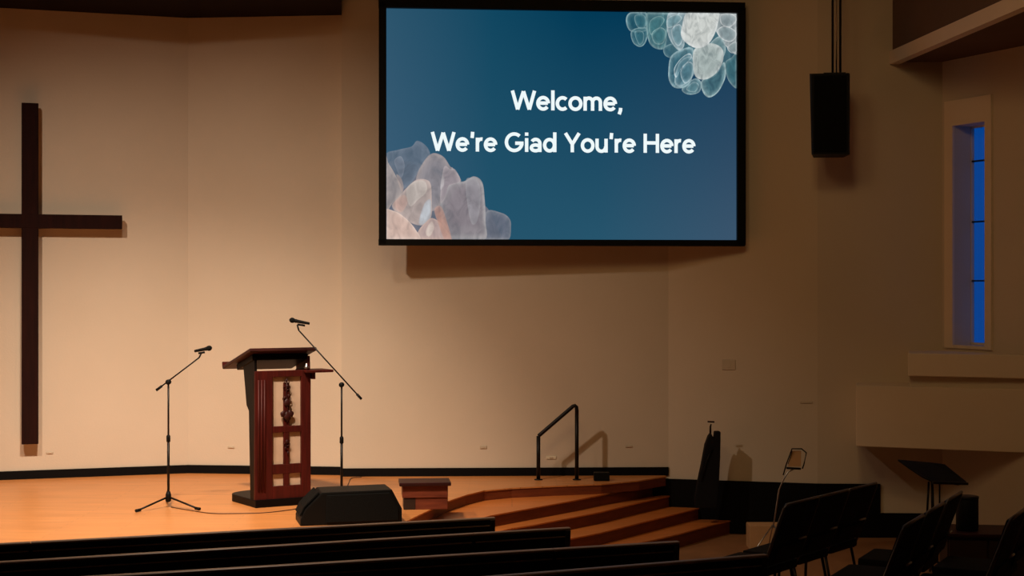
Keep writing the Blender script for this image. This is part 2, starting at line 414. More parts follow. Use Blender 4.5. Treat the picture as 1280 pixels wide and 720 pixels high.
def smooth(poly, n=5):
    out = []; L = len(poly)
    for i in range(L):
        p0, p1, p2, p3 = poly[i-1], poly[i], poly[(i+1) % L], poly[(i+2) % L]
        for k in range(n):
            t = k/n
            out.append(tuple(.5*((2*p1[j])+(-p0[j]+p2[j])*t+(2*p0[j]-5*p1[j]+4*p2[j]-p3[j])*t*t+(-p0[j]+3*p1[j]-3*p2[j]+p3[j])*t**3) for j in (0, 1)))
    return out
def flower(name, petals, ox, oy, sc, m):
    bm = bmesh.new(); cl = bm.loops.layers.float_color.new('col')
    for i, (poly, col, rim, a, ar) in enumerate(petals):
        y = .018-.0006*i
        P = []
        for x, yy in smooth(poly):
            px, py = ox+x/sc, oy+yy/sc
            P.append((min(max(U(px), 0.001), W-.001), min(max(V(py, px), 0.001), HS-.001)))
        gx = sum(p[0] for p in P)/len(P); gz = sum(p[1] for p in P)/len(P)
        rings = []
        fr = (0, .55, .84, .95, 1)
        cols = [(*lin(col), a), (*lin(col), a), (*lin([(c*.6+r*.4) for c, r in zip(col, rim)]), (a*.6+ar*.4)), (*lin(rim), ar), (*lin(rim), ar*.75)]
        cv = bm.verts.new((gx, y, gz))
        for f in fr[1:]: rings.append([bm.verts.new((gx+(p[0]-gx)*f, y, gz+(p[1]-gz)*f)) for p in P])
        n = len(P)
        for k in range(n):
            f = bm.faces.new((cv, rings[0][k], rings[0][(k+1) % n]))
            for l, ci in zip(f.loops, (0, 1, 1)): l[cl] = cols[ci]
            for r in range(len(rings)-1):
                f = bm.faces.new((rings[r][k], rings[r+1][k], rings[r+1][(k+1) % n], rings[r][(k+1) % n]))
                for l, ci in zip(f.loops, (r+1, r+2, r+2, r+1)): l[cl] = cols[ci]
    me = bpy.data.meshes.new(name); bm.to_mesh(me); bm.free(); me.materials.append(m)
    o = bpy.data.objects.new(name, me); C.objects.link(o); o.parent = scr
    return o
g1 = [
 ([(40, 250), (200, 200), (330, 250), (480, 380), (640, 460), (700, 560), (690, 690), (40, 690)], (120, 116, 124), (124, 118, 126), .75, .6),
 ([(50, 165), (130, 130), (210, 110), (245, 75), (300, 110), (320, 170), (260, 250), (180, 360), (50, 330)], (92, 106, 122), (116, 126, 140), .9, .8),
 ([(650, 505), (740, 508), (790, 540), (802, 590), (780, 680), (640, 680)], (98, 104, 118), (128, 130, 138), .9, .85),
 ([(240, 290), (290, 190), (340, 150), (400, 172), (440, 230), (460, 245), (505, 330), (420, 420), (330, 500), (250, 400)], (134, 130, 136), (160, 150, 150), .97, .92),
 ([(400, 400), (440, 330), (520, 320), (580, 290), (630, 325), (645, 430), (650, 560), (640, 680), (430, 680), (380, 480)], (130, 122, 128), (158, 154, 156), .97, .95),
 ([(40, 180), (80, 220), (120, 290), (160, 380), (100, 450), (40, 510)], (150, 142, 142), (172, 160, 156), .97, .95),
 ([(95, 470), (130, 420), (180, 360), (240, 310), (300, 310), (325, 340), (330, 420), (325, 540), (265, 585), (160, 545)], (164, 150, 146), (186, 168, 162), 1, .97),
 ([(285, 455), (325, 430), (325, 520), (300, 570), (252, 575)], (186, 190, 196), (170, 170, 174), .95, .7),
 ([(250, 620), (290, 570), (335, 540), (400, 590), (440, 680), (250, 680)], (176, 154, 150), (196, 170, 160), .97, .95),
 ([(400, 240), (440, 245), (470, 250), (500, 320), (430, 350), (410, 420), (380, 440)], (146, 136, 142), (170, 160, 162), .9, .8),
 ([(530, 330), (570, 300), (610, 330), (620, 430), (600, 560), (560, 560)], (140, 136, 142), (160, 158, 162), .75, .5),
 ([(100, 460), (130, 420), (170, 400), (190, 440), (160, 500), (130, 500)], (188, 156, 146), (196, 166, 154), .8, .5),
 ([(180, 370), (230, 320), (290, 320), (300, 380), (250, 430), (200, 470)], (178, 168, 162), (196, 186, 178), .8, .6),
 ([(120, 280), (150, 300), (165, 360), (150, 380)], (176, 158, 152), (186, 168, 160), .7, .4),
 ([(110, 190), (150, 170), (170, 230), (150, 300), (120, 240)], (116, 124, 138), (136, 142, 154), .6, .6),
 ([(300, 600), (330, 560), (345, 600), (320, 650), (296, 640)], (206, 190, 180), (206, 188, 176), .8, .5),
 ([(390, 290), (405, 300), (400, 350), (380, 370)], (180, 174, 176), (170, 164, 168), .7, .4),
 ([(345, 490), (385, 470), (420, 560), (450, 680), (410, 680), (370, 580)], (180, 138, 124), (190, 150, 138), .8, .6),
 ([(40, 500), (110, 498), (180, 545), (235, 610), (255, 680), (40, 680)], (200, 172, 160), (214, 190, 178), 1, 1),
]
flower('flower_picture', g1, 470, 160, 4.8, emis_attr('pink_petals', 9, .16))
g2 = [
 ([(200, 70), (850, 70), (850, 500), (740, 480), (600, 500), (480, 480), (350, 340), (250, 300)], (74, 112, 122), (74, 112, 122), .75, .5),
 ([(60, 140), (90, 85), (200, 80), (215, 190), (180, 220), (90, 215)], (50, 100, 112), (140, 170, 174), .55, .8),
 ([(95, 220), (150, 190), (215, 200), (200, 290), (160, 325), (110, 295)], (50, 100, 112), (140, 172, 176), .6, .8),
 ([(210, 80), (370, 80), (350, 200), (330, 335), (240, 320), (205, 220)], (60, 108, 116), (130, 162, 164), .65, .75),
 ([(325, 330), (400, 300), (440, 350), (390, 400), (335, 385)], (70, 112, 124), (130, 160, 165), .6, .8),
 ([(755, 440), (800, 400), (850, 370), (850, 605), (780, 560)], (58, 102, 112), (120, 146, 150), .8, .8),
 ([(590, 560), (700, 500), (750, 430), (760, 530), (710, 635), (645, 677), (600, 640)], (70, 108, 118), (160, 184, 186), .8, .9),
 ([(455, 610), (540, 545), (588, 570), (578, 635), (520, 657), (468, 645)], (84, 122, 132), (150, 176, 180), .7, .85),
 ([(375, 390), (440, 345), (530, 335), (535, 480), (500, 590), (410, 612), (362, 560), (358, 470)], (58, 102, 116), (150, 178, 184), .7, .9),
 ([(430, 440), (500, 390), (540, 420), (535, 520), (450, 600), (400, 570)], (80, 120, 134), (160, 184, 190), .5, .8),
 ([(365, 80), (480, 75), (455, 200), (470, 310), (430, 350), (370, 280), (345, 180)], (120, 146, 154), (176, 192, 196), .85, .9),
 ([(690, 75), (850, 80), (850, 365), (770, 330), (710, 250), (680, 180)], (140, 150, 152), (186, 192, 192), .9, .9),
 ([(640, 320), (720, 250), (760, 330), (740, 400), (690, 400)], (110, 138, 142), (160, 180, 182), .7, .8),
 ([(120, 110), (180, 100), (205, 150), (180, 200), (135, 180)], (62, 112, 122), (130, 162, 166), .35, .7),
 ([(120, 230), (150, 210), (185, 230), (180, 290), (150, 310)], (60, 108, 120), (130, 164, 168), .4, .7),
 ([(225, 150), (290, 110), (330, 140), (280, 210), (230, 240)], (66, 116, 122), (130, 164, 164), .4, .7),
 ([(240, 230), (300, 190), (340, 220), (320, 300), (260, 300)], (66, 116, 124), (140, 170, 170), .4, .7),
 ([(350, 130), (420, 100), (450, 130), (400, 180), (350, 190)], (90, 130, 138), (180, 196, 198), .5, .8),
 ([(380, 200), (440, 170), (460, 260), (430, 320), (390, 280)], (96, 136, 146), (190, 204, 208), .5, .8),
 ([(395, 480), (440, 410), (500, 370), (520, 400), (450, 470), (410, 540)], (100, 138, 150), (190, 204, 208), .35, .8),
 ([(440, 500), (490, 430), (530, 450), (520, 540), (470, 580)], (90, 130, 142), (176, 196, 202), .4, .8),
 ([(480, 620), (530, 570), (570, 590), (540, 640)], (96, 134, 142), (160, 184, 188), .4, .7),
 ([(700, 210), (760, 180), (840, 230), (800, 290), (730, 270)], (120, 140, 144), (206, 210, 210), .5, .8),
 ([(720, 110), (780, 90), (840, 130), (790, 190), (730, 170)], (130, 144, 148), (200, 204, 204), .5, .8),
 ([(770, 330), (830, 290), (845, 350), (800, 370)], (130, 148, 150), (204, 208, 208), .6, .8),
 ([(540, 340), (650, 300), (735, 340), (738, 430), (690, 510), (620, 552), (550, 537), (528, 450)], (160, 172, 170), (186, 194, 192), .97, .97),
 ([(500, 75), (700, 75), (700, 180), (655, 285), (590, 332), (520, 325), (450, 265), (450, 190)], (196, 200, 196), (206, 210, 208), 1, 1),
]
flower('flower_picture', g2, 770, 0, 5.54, emis_attr('white_petals', 14, .22))

mt = bpy.data.materials.new('white_lettering'); mt.use_nodes = True
_n = mt.node_tree; 
for n in list(_n.nodes): _n.nodes.remove(n)
_o = _n.nodes.new('ShaderNodeOutputMaterial'); _e = _n.nodes.new('ShaderNodeEmission'); _e.inputs[0].default_value = (.86, .95, .96, 1); _e.inputs[1].default_value = 1.0
_t = _n.nodes.new('ShaderNodeTexNoise'); _n.links.new(_e.outputs[0], _o.inputs[0])
def arc(cx, cy, rx, ry, a0, a1, n=22):
    return [(cx+rx*math.cos(math.radians(a0+(a1-a0)*i/n)), cy+ry*math.sin(math.radians(a0+(a1-a0)*i/n))) for i in range(n+1)]
GL = {
 'W': (1.36, [[(.09, 1), (.37, .03)], [(.37, .03), (.68, .97)], [(.68, .97), (.99, .03)], [(.99, .03), (1.27, 1)]]),
 'e': (.76, [[(.11, .37), (.62, .37)], arc(.37, .36, .28, .295, 0, 322)]),
 'l': (.28, [[(.13, 0), (.13, 1.03)]]),
 'i': (.28, [[(.13, 0), (.13, .72)], [(.13, .84), (.13, 1.01)]]),
 'c': (.68, [arc(.37, .36, .28, .295, 45, 315)]),
 'o': (.78, [arc(.38, .36, .29, .295, 0, 360, 30)]),
 'm': (1.10, [[(.12, 0), (.12, .72)], arc(.32, .44, .20, .21, 180, 0)+[(.52, 0)], arc(.73, .44, .21, .21, 180, 0)+[(.94, 0)]]),
 ',': (.30, [[(.17, .16), (.16, .02)], [(.17, .05), (.09, -.17)]]),
 "'": (.31, [[(.17, 1.02), (.14, .70)]]),
 'r': (.47, [[(.12, 0), (.12, .72)], arc(.35, .41, .23, .24, 180, 78, 10)]),
 'G': (1.10, [arc(.55, .5, .43, .43, 48, 352, 34), [(1.06, .45), (.60, .45)]]),
 'a': (.74, [[(.58, 0), (.58, .46)], arc(.35, .44, .23, .215, 0, 150, 12), arc(.34, .215, .235, .15, 0, 360)]),
 'd': (.80, [arc(.37, .36, .27, .295, 0, 360, 30), [(.66, 0), (.66, 1.03)]]),
 'Y': (.94, [[(.09, 1), (.47, .42)], [(.85, 1), (.47, .42)], [(.47, .5), (.47, 0)]]),
 'u': (.76, [[(.12, .72), (.12, .31)]+arc(.36, .31, .24, .245, 180, 360)[1:], [(.62, 0), (.62, .72)]]),
 'H': (.98, [[(.14, 0), (.14, 1)], [(.82, 0), (.82, 1)], [(.14, .52), (.82, .52)]]),
 ' ': (.36, []),
}
def text(s, px0, px1, pyb, pyt, name='lettering', wt=.090):
    total = sum(GL[c][0] for c in s)
    u0, u1 = U(px0), U(px1); ku = (u1-u0)/total; v0 = V(pyb); kv = V(pyt)-v0
    bm = bmesh.new(); x = 0
    for c in s:
        adv, strokes = GL[c]
        for st_ in strokes:
            P = [Vector(((x+a)*ku, b*kv)) for a, b in st_]; w = wt*kv
            closed = (P[0]-P[-1]).length < 1e-6; Ls = []; n = len(P)
            for i, p in enumerate(P):
                if closed and i in (0, n-1): d = (P[1]-P[0]).normalized()+(P[-1]-P[-2]).normalized()
                else: d = (P[min(i+1, n-1)]-p).normalized()*(i < n-1)+(p-P[max(i-1, 0)]).normalized()*(i > 0)
                d.normalize(); q = Vector((-d.y, d.x))*w
                Ls.append((bm.verts.new((u0+p.x+q.x, .002, v0+p.y+q.y)), bm.verts.new((u0+p.x-q.x, .002, v0+p.y-q.y))))
            for i in range(n-1): bm.faces.new((Ls[i][0], Ls[i+1][0], Ls[i+1][1], Ls[i][1]))
        x += adv
    me = bpy.data.meshes.new(name); bm.to_mesh(me); bm.free(); me.materials.append(mt)
    t = bpy.data.objects.new(name, me); C.objects.link(t); t.parent = scr
    return t
text('Welcome,', 636.5, 777, 138.3, 114)
text("We're Giad You're Here", 537.5, 869, 190.5, 166.5)

# ------------------------------------------------------------------ lectern
LY = 12.92
lec = empty('lectern', (atx(353, LY), LY, SZ), math.radians(29))
tag(lec, 'dark cherry wood pulpit with a slanted top and paned cross front', 'lectern')
# local axes: x to the right along the front, -y the front
FW = .50; D = .34
k = F/LY
def hz(py): return CZ-(py-360)/F*LY-SZ
zt = hz(463); zbm = .03
# front panel frame with openings
hw = FW/2
mb = MB()
z = lambda py: hz(py)
fy = -.02
def bar(mb, x0, x1, z0, z1, y0=-.02, y1=.015, bev=.003): mb.box(((x0+x1)/2, (y0+y1)/2, (z0+z1)/2), (x1-x0, y1-y0, z1-z0), bev=bev)
def X(px): return -hw + (px-318)/(388-318)*FW
bar(mb, X(318), X(340), zbm, zt); bar(mb, X(376), X(388), zbm, zt)
bar(mb, X(340), X(376), z(471), zt); bar(mb, X(340), X(376), zbm, z(607))
mb.build('front_panel', M['cherry'], lec)
mb = MB()
bar(mb, X(354), X(361), z(607), z(478), -.015, .008); bar(mb, X(340), X(376), z(540.5), z(532.5), -.017, .008); bar(mb, X(340), X(376), z(592), z(580), -.017, .008)
mb.build('cross_inlay', M['cherry'], lec)
MB().box((X(358), .012, (z(607)+z(471))/2), (X(378)-X(338), .008, z(470)-z(608))).build('pane', M['pane'], lec)
mb = MB()   # fluted strip
for i in range(3): mb.tube([(X(322.5+i*3.6), -.022, z(612)), (X(322.5+i*3.6), -.022, z(474))], .009, 8)
mb.build('fluting', M['cherry'], lec)
# vine ornament
mb = MB(); c = X(357.5); yv = -.022
mb.tube([(c, yv, z(528)), (c+.008, yv, z(505)), (c-.006, yv, z(490)), (c, yv, z(473))], .006, 8)
for (dx, py, r, a) in ((0, 520, .040, 0), (-.034, 517, .032, .5), (.034, 517, .032, -.5), (0, 503, .036, 0), (-.018, 497, .016, .8), (.02, 495, .016, -.8), (.004, 483, .016, 0), (-.008, 476, .012, 0), (0, 552, .018, 0), (-.012, 560, .014, 0), (.01, 566, .014, 0)):
    prof = [(0.001, -r), (r*.7, -r*.5), (r*.85, 0), (r*.5, r*.6), (0.001, r*1.1)]
    mb.lathe(prof, (c+dx, yv-.004, z(py)), 10, Matrix.Rotation(a, 4, 'Y') @ Matrix.Diagonal((1, .45, 1, 1)))
for s in (-1, 1):
    for py, R in ((500, .035), (486, .028), (478, .02), (524, .03), (556, .025)):
        pts = [(c+s*R*math.sin(t)*1.1, yv, z(py)+R*.6*(1-math.cos(t))-R*.3) for t in [q*.45 for q in range(7)]]
        mb.tube(pts, [.004, .004, .0035, .003, .003, .0025, .002], 6)
mb.build('vine_ornament', M['cherryd'], lec)
# side panels flaring towards the speaker at the top
dt = zt+.15
def side(x0, th, m):
    mb = MB(); mb.prism([(x0, 0.01, zbm), (x0, .10, zbm), (x0, .14, zt*.70), (x0, .20, zt*.74), (x0, .28, zt+.02), (x0, .30, dt-.10), (x0, .0, dt-.03), (x0, -.01, zt)], (th, 0, 0), .003, 1); return mb
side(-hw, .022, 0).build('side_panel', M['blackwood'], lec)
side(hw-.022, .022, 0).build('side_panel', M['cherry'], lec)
MB().box((0, .07, .5), (FW-.05, .10, .02)).build('shelf', M['cherryd'], lec); MB().box((0, .12, zt-.05), (FW-.05, .20, .02)).build('shelf', M['cherryd'], lec)
# slanted reading desk: front edge high, speaker edge low
sl = math.atan2(.125, .50)
MB().box((-.015, .29, dt-.058), (.60, .74, .03), rx=-sl, bev=.006).build('reading_desk', M['cherryd'], lec)
MB().box((-.01, .22, dt-.085), (.50, .42, .05), rx=-sl, bev=.004).build('desk_tray', M['blackwood'], lec)
MB().box((-.015, .645, dt-.122), (.60, .02, .05), rx=-sl, bev=.003).build('book_stop', M['cherry'], lec)
# side leaf
mb = MB(); mb.box((hw+.06, .05, zt-.012), (.25, .26, .022), bev=.004); mb.box((hw+.02, .05, zt-.05), (.02, .2, .06))
mb.build('side_leaf', M['cherry'], lec)
MB().lathe([(.004, 0), (.018, .004), (.022, .018), (.012, .03), (.008, .05), (.001, .055)], (hw-.04, -.02, zt+.005), 14).build('knob', M['chrome'], lec)
# base plinth, long towards the speaker
mb = MB()
pts = []
for t in range(25):
    a = t/24*PI
    pts.append((math.cos(a)*.29, .44+math.sin(a)*.2, 0.0))
poly = [(.25, -.04, 0)] + pts + [(-.25, -.04, 0)]
mb.prism(poly, (0, 0, .065), .008, 2)
mb.build('plinth', M['blackwood'], lec)

# ------------------------------------------------------------------ microphone stands
def mic_stand(name, label, base_px, base_py, top_py, boom0, boom1, mic_dir, hang):
    Y = onz(base_px, base_py, SZ).y; x = atx(base_px, Y)
    o = empty(name, (x, Y, SZ)); tag(o, label, 'microphone stand', None)
    zt = CZ-(top_py-360)/F*Y-SZ
    def L(px, py): return Vector((atx(px, Y)-x, 0, CZ-(py-360)/F*Y-SZ))
    MB().tube([(0, 0, .06), (0, 0, zt*.55)], .011).build('pole', M['blackmetal'], o)
    MB().tube([(0, 0, zt*.5), (0, 0, zt)], .008).build('extension_tube', M['blackmetal'], o)
    MB().lathe([(.011, 0), (.017, .005), (.017, .05), (.011, .06)], (0, 0, zt*.52), 14).build('height_clutch', M['plastic'], o)
    mb = MB(); mb.lathe([(.012, 0), (.024, .01), (.024, .06), (.014, .09)], (0, 0, .045), 14); mb.build('tripod_hub', M['plastic'], o)
    for a in (236, 328, 105):
        a = math.radians(a); d = Vector((math.cos(a), math.sin(a), 0)); R = .33
        lg = MB().tube([d*.015+Vector((0, 0, .085)), d*R*.55+Vector((0, 0, .048)), d*R+Vector((0, 0, .015))], .008).build('leg', M['blackmetal'], o)
        MB().tube([d*(R-.02)+Vector((0, 0, .016)), d*(R+.03)+Vector((0, 0, .013))], .0125).build('rubber_foot', M['plastic'], lg)
    mb = MB(); mb.lathe([(.004, -.022), (.022, -.018), (.022, .018), (.004, .022)], (0, 0, zt), 16, Matrix.Rotation(PI/2, 4, 'X')); mb.tube([(0, 0, zt), (0, -.045, zt-.01)], .006); mb.build('boom_clutch', M['plastic'], o)
    a, b = L(*boom0), L(*boom1)
    MB().tube([a, b], .0062).build('boom_arm', M['blackmetal'], o)
    d = (b-a).normalized()
    MB().tube([a-d*.01, a+d*.05], .011).build('counterweight', M['plastic'], o)
    # swivel neck and clip
    c = L(*hang)-Vector((0, 0, .012))
    MB().tube([b, lerp(b, c, .4), c], .007).build('swivel', M['plastic'], o)
    # microphone held in the clip
    p0, p1 = L(*mic_dir[0]), L(*mic_dir[1]); d = (p1-p0).normalized(); ln = (p1-p0).length
    Mq = d.to_track_quat('Z', 'Y').to_matrix().to_4x4()
    mc = MB().lathe([(.009, 0), (.011, .005), (.0145, ln*.62), (.017, ln*.66), (.017, ln*.68)], p0, 16, Mq).build('microphone', M['plastic'], None)
    mc.location = (x, Y, SZ)
    R = .023
    hd = MB().lathe([(.016, ln*.67)]+[(R*math.sin(t), ln*.83-R*1.15*math.cos(t)) for t in (.7, 1.1, 1.57, 2.0, 2.5, 3.0)], p0, 18, Mq).build('grille_head', M['grille'], mc)
    dn = Vector((d.z, 0, -d.x)); dn = dn if dn.z < 0 else -dn
    cl = MB().tube([p0+d*ln*.2+dn*.024, p0+d*ln*.55+dn*.026], [.009, .009], 12).build('mic_clip', M['plastic'], o)
    return o, mc
s1, m1 = mic_stand('microphone_stand', 'black tripod boom microphone stand standing left of the pulpit', 210.5, 634, 477.5, (196.5, 487), (249, 447), ((243, 439), (265, 434.5)), (251.5, 440))
tag(m1, 'black microphone on the lower boom, left of the pulpit', 'microphone')
s2, m2 = mic_stand('microphone_stand', 'black boom microphone stand rising behind the floor monitor', 427, 634, 481, (451, 498), (373.5, 413), ((387, 404.5), (361, 399.5)), (371.5, 404))
tag(m2, 'black microphone on the higher boom, above the pulpit', 'microphone')

def cable(pts, r, label):
    P = [onz(px, py, SZ)+Vector((0, 0, r)) for px, py in pts]; out = []
    for i in range(len(P)-1):
        p0, p1, p2, p3 = P[max(i-1, 0)], P[i], P[i+1], P[min(i+2, len(P)-1)]
        for k in range(6):
            t = k/6; out.append(.5*((2*p1)+(p2-p0)*t+(2*p0-5*p1+4*p2-p3)*t*t+(3*p1-p0-3*p2+p3)*t**3))
    out.append(P[-1])
    o = MB().tube(out, r, 6).build('microphone_cable', M['cable']); tag(o, label, 'cable'); return o
cable([(214, 634.5), (235, 638), (262, 642), (290, 642.5), (330, 641.5), (362, 638), (372, 636)], .004, 'thin dark cable on the floor from left microphone stand past the pulpit')
cable([(429, 633), (437, 622), (434, 612), (436, 604), (440, 598), (452, 597)], .004, 'thin cable curling up the floor behind the floor monitor')
# ------------------------------------------------------------------ stage monitor wedge
wY = 12.05
wd_ = empty('floor_monitor', (atx(436, wY), wY, SZ), math.radians(14)); tag(wd_, 'black wedge shaped floor monitor speaker behind the front pew', 'speaker')
pw = .80/2
prof = [(-pw, 0), (-pw, .05), (-pw+.04, .13), (-pw+.17, .255), (pw-.08, .262), (pw, .11), (pw, 0)]
mb = MB(); mb.prism([(x, -.16, z) for x, z in prof], (0, .36, 0), .010, 2); mb.build('cabinet', M['plastic'], wd_)
mb = MB(); mb.prism([(-pw+.20, -.172, .02), (-pw+.205, -.172, .235), (pw-.10, -.172, .24), (pw-.03, -.172, .11), (pw-.03, -.172, .02)], (0, .015, 0), .004, 1); mb.build('grille', M['grille'], wd_)
mb = MB(); mb.prism([(-pw+.005, -.14, .075), (-pw+.035, -.14, .14), (-pw+.15, -.14, .25), (-pw+.142, -.14, .258), (-pw+.028, -.14, .146), (-pw-.004, -.14, .08)], (0, .32, 0)); mb.build('side_grille', M['grille'], wd_)

# ------------------------------------------------------------------ wooden step block beside the monitor
bY = 12.75
st = empty('step_block', (atx(531, bY), bY, SZ), math.radians(6)); tag(st, 'reddish wooden step block between floor monitor and platform steps', 'step block')
mb = MB(); mb.box((-.0, .05, .215), (.43, .30, .03), bev=.004); mb.build('top_board', M['cherryd'], st)
mb = MB(); mb.box((.0, .06, .15), (.38, .26, .10), bev=.003); mb.build('upper_box', M['stool'], st)
mb = MB(); mb.box((.055, .06, .05), (.27, .24, .10), bev=.003); mb.build('lower_box', M['stool'], st)
mb = MB(); mb.box((-.13, .05, .048), (.10, .22, .095), bev=.003); mb.build('side_box', M['darkwood'], st)

# ------------------------------------------------------------------ handrail
rY = 14.75
hr = empty('handrail', (atx(697, rY), rY-.1, SZ)); tag(hr, 'black metal handrail with a sloping top by the cream wall', 'handrail')
def L(px, py): return Vector((atx(px, rY-.1)-hr.location.x, 0, CZ-(py-360)/F*(rY-.1)-SZ))
a, b, c = L(673, 545), L(716, 508), L(721, 513)
MB().tube([(a.x, 0, 0), (a.x, 0, a.z)], .019).build('post', M['blackmetal'], hr)
MB().tube([(c.x, 0, 0), (c.x, 0, c.z)], .019).build('post', M['blackmetal'], hr)
MB().tube([a, a+Vector((.015, 0, .012)), b-Vector((.02, 0, .018)), b, L(718.6, 507), L(720.5, 509), c, c-Vector((0, 0, .03))], .019).build('rail', M['blackmetal'], hr)
for p in (a, c):
    MB().lathe([(.04, 0), (.04, .008), (.022, .012)], (p.x, 0, 0)).build('floor_flange', M['blackmetal'], hr)

# floor box near the top step
fbx = MB().box((0, 0, .04), (.15, .10, .08), bev=.006); o = fbx.build('floor_box', M['plastic']); o.location = (*onz(759, 603.5, SZ).xy, SZ)
o.location.x = .86; o.location.y = 14.6; tag(o, 'small black box on the platform at the top of the steps', 'box')

# ------------------------------------------------------------------ wall plates
def plate(px, py, a, b, w, h, m, label, name='wall_outlet', cat='outlet'):
    a = Vector(a); b = Vector(b); d = (b-a).normalized(); n = Vector((d.y, -d.x))
    r = (px-640)/F; t = (r*a.y-a.x)/(d.x-r*d.y); p = a+d*t; zz = CZ-(py-360)/F*p.y
    o = empty(name, (p.x+n.x*.004, p.y+n.y*.004, zz), math.atan2(d.y, d.x)); tag(o, label, cat)
    MB().box((0, 0, 0), (w, .010, h), bev=.003).build('cover_plate', m, o)
    MB().box((0, -.006, 0), (w*.35, .006, h*.5)).build('socket', M['plate'], o)
plate(62, 566, WL0, WL1, .065, .022, M['plate'], 'small beige outlet low on the wall right of the cross')
plate(289, 559, WL1, WL2, .07, .022, M['plate'], 'small beige outlet low on the wall behind the pulpit')
plate(604, 559, WC1, WC2, .07, .03, M['plate'], 'small beige outlet low on wall left of the handrail')
plate(689, 572, WC1, WC2, .10, .03, M['plate2'], 'pale outlet low on wall seen inside the handrail')
plate(786, 558, WC1, WC2, .07, .022, M['plate'], 'small beige outlet low on wall right of the handrail')
plate(911, 456, WC2, WA2, .13, .10, M['plate'], 'square beige control plate on the wall above the dark leaning case', 'control_plate', 'wall plate')
plate(1008, 503, WC2, WA2, .12, .02, M['plate'], 'narrow beige strip plate on the wall above the wire music stand', 'control_plate', 'wall plate')

# ------------------------------------------------------------------ hanging loudspeaker
hY = 14.15
hs = empty('hanging_loudspeaker', (atx(1036, hY), hY, CZ-(195-360)/F*hY), math.radians(-8)); tag(hs, 'black loudspeaker hanging from rods beside the right of the screen', 'speaker')
sh = 100/F*hY; sw = 49/F*hY
mb = MB(); mb.prism([(-sw/2, -.13, sh*.01), (-sw/2*.92, -.18, 0), (sw/2*.92, -.18, 0), (sw/2, -.13, 0), (sw/2*.8, .17, 0), (-sw/2*.8, .17, 0)], (0, 0, sh), 0)
for v in mb.bm.verts:
    if v.co.z < sh*.2: v.co.x = v.co.x*.95+.008
mb.build('cabinet', M['plastic'], hs)
mb = MB(); mb.box((0, -.187, sh*.5), (sw*.80, .012, sh*.94), bev=.004); mb.build('grille', M['grille'], hs)
mb = MB(); mb.box((0.05, .0, sh+.012), (sw*.55, .12, .024)); mb.build('rigging_plate', M['blackmetal'], hs)
for x in (.035, .105):
    MB().tube([(x, 0, sh+.02), (x, 0, H-hs.location.z)], .011).build('hanging_rod', M['blackmetal'], hs)
MB().tube([(.07, .0, sh+.02), (.068, .0, H-hs.location.z)], .006).build('speaker_cable', M['chrome'], hs)

# ------------------------------------------------------------------ dark case leaning at the right wall
cY = 14.55
gc = empty('instrument_case', (atx(886, cY), cY, nz(4)), 0)
tag(gc, 'tall narrow black soft case leaning at the wall by the steps', 'instrument case')
def L(px, py): return (atx(px, cY)-gc.location.x, 0, CZ-(py-360)/F*cY-gc.location.z)
gx = lambda px, py, y: (L(px, py)[0], y, L(px, py)[2])
mb = MB(); poly = [(869, 634), (868, 622), (872, 602), (877, 578), (881, 556), (885, 545), (888, 541), (892, 548), (893, 539), (900, 539), (899.5, 570), (898, 600), (896, 620), (895, 634)]
mb.prism([gx(a, b, -.06) for a, b in poly], (0, .12, 0), .012, 2); mb.build('case_body', M['fabric'], gc)
MB().tube([gx(888, 548, 0), gx(888, 533, 0), gx(889, 530, 0)], [.012, .009, .006]).build('neck', M['blackmetal'], gc)
MB().tube([gx(884.5, 527, 0), gx(893, 527.5, 0)], .008).build('handle', M['cherryd'], gc)
MB().tube([gx(876, 600, -.07), gx(882, 575, -.075), gx(889, 560, -.07)], .006).build('strap', M['blackmetal'], gc)
# ------------------------------------------------------------------ wire music stand
wY2 = 13.6
ws = empty('wire_music_stand', (atx(966, wY2), wY2, 0)); tag(ws, 'thin pale wire music stand by the dark wainscot', 'music stand')
def L2(px, py, y=0): return Vector((atx(px, wY2)-ws.location.x, y, CZ-(py-360)/F*wY2))
mb = MB(); mb.tube([(0, 0, .25), L2(968, 650), L2(974, 612), L2(980, 598), L2(985, 590), L2(993, 586)], .007); mb.build('pole', M['chrome'], ws)
mb = MB(); mb.tube([L2(979, 594), L2(983, 580), L2(990, 561), L2(1002, 561), L2(1008, 566), L2(1005, 580), L2(1003, 586)], .006)
mb.tube([L2(983, 585), L2(1001, 586)], .010); mb.tube([L2(985, 580), L2(990, 564)], .003)
mb.build('wire_desk', M['blackmetal'], ws)
mb = MB(); mb.prism([L2(985, 583, -.01), L2(990, 564, .02), L2(1002, 564, .02), L2(1001, 583, -.01)], (0, .006, 0)); mb.build('sheet_music', M['carton'], ws)
for a in (90, 210, 330):
    a = math.radians(a); d = Vector((math.cos(a), math.sin(a), 0)); MB().tube([(0, 0, .28), d*.12+Vector((0, 0, .16)), d*.26+Vector((0, 0, .008))], .006).build('leg', M['chrome'], ws)
# beige box
o = MB().box((0, 0, .11), (.40, .22, .22), bev=.004).build('storage_box', M['carton']); o.location = (atx(962, 14.05), 14.05, 0)
tag(o, 'plain beige box on the floor at the foot of the steps', 'box')
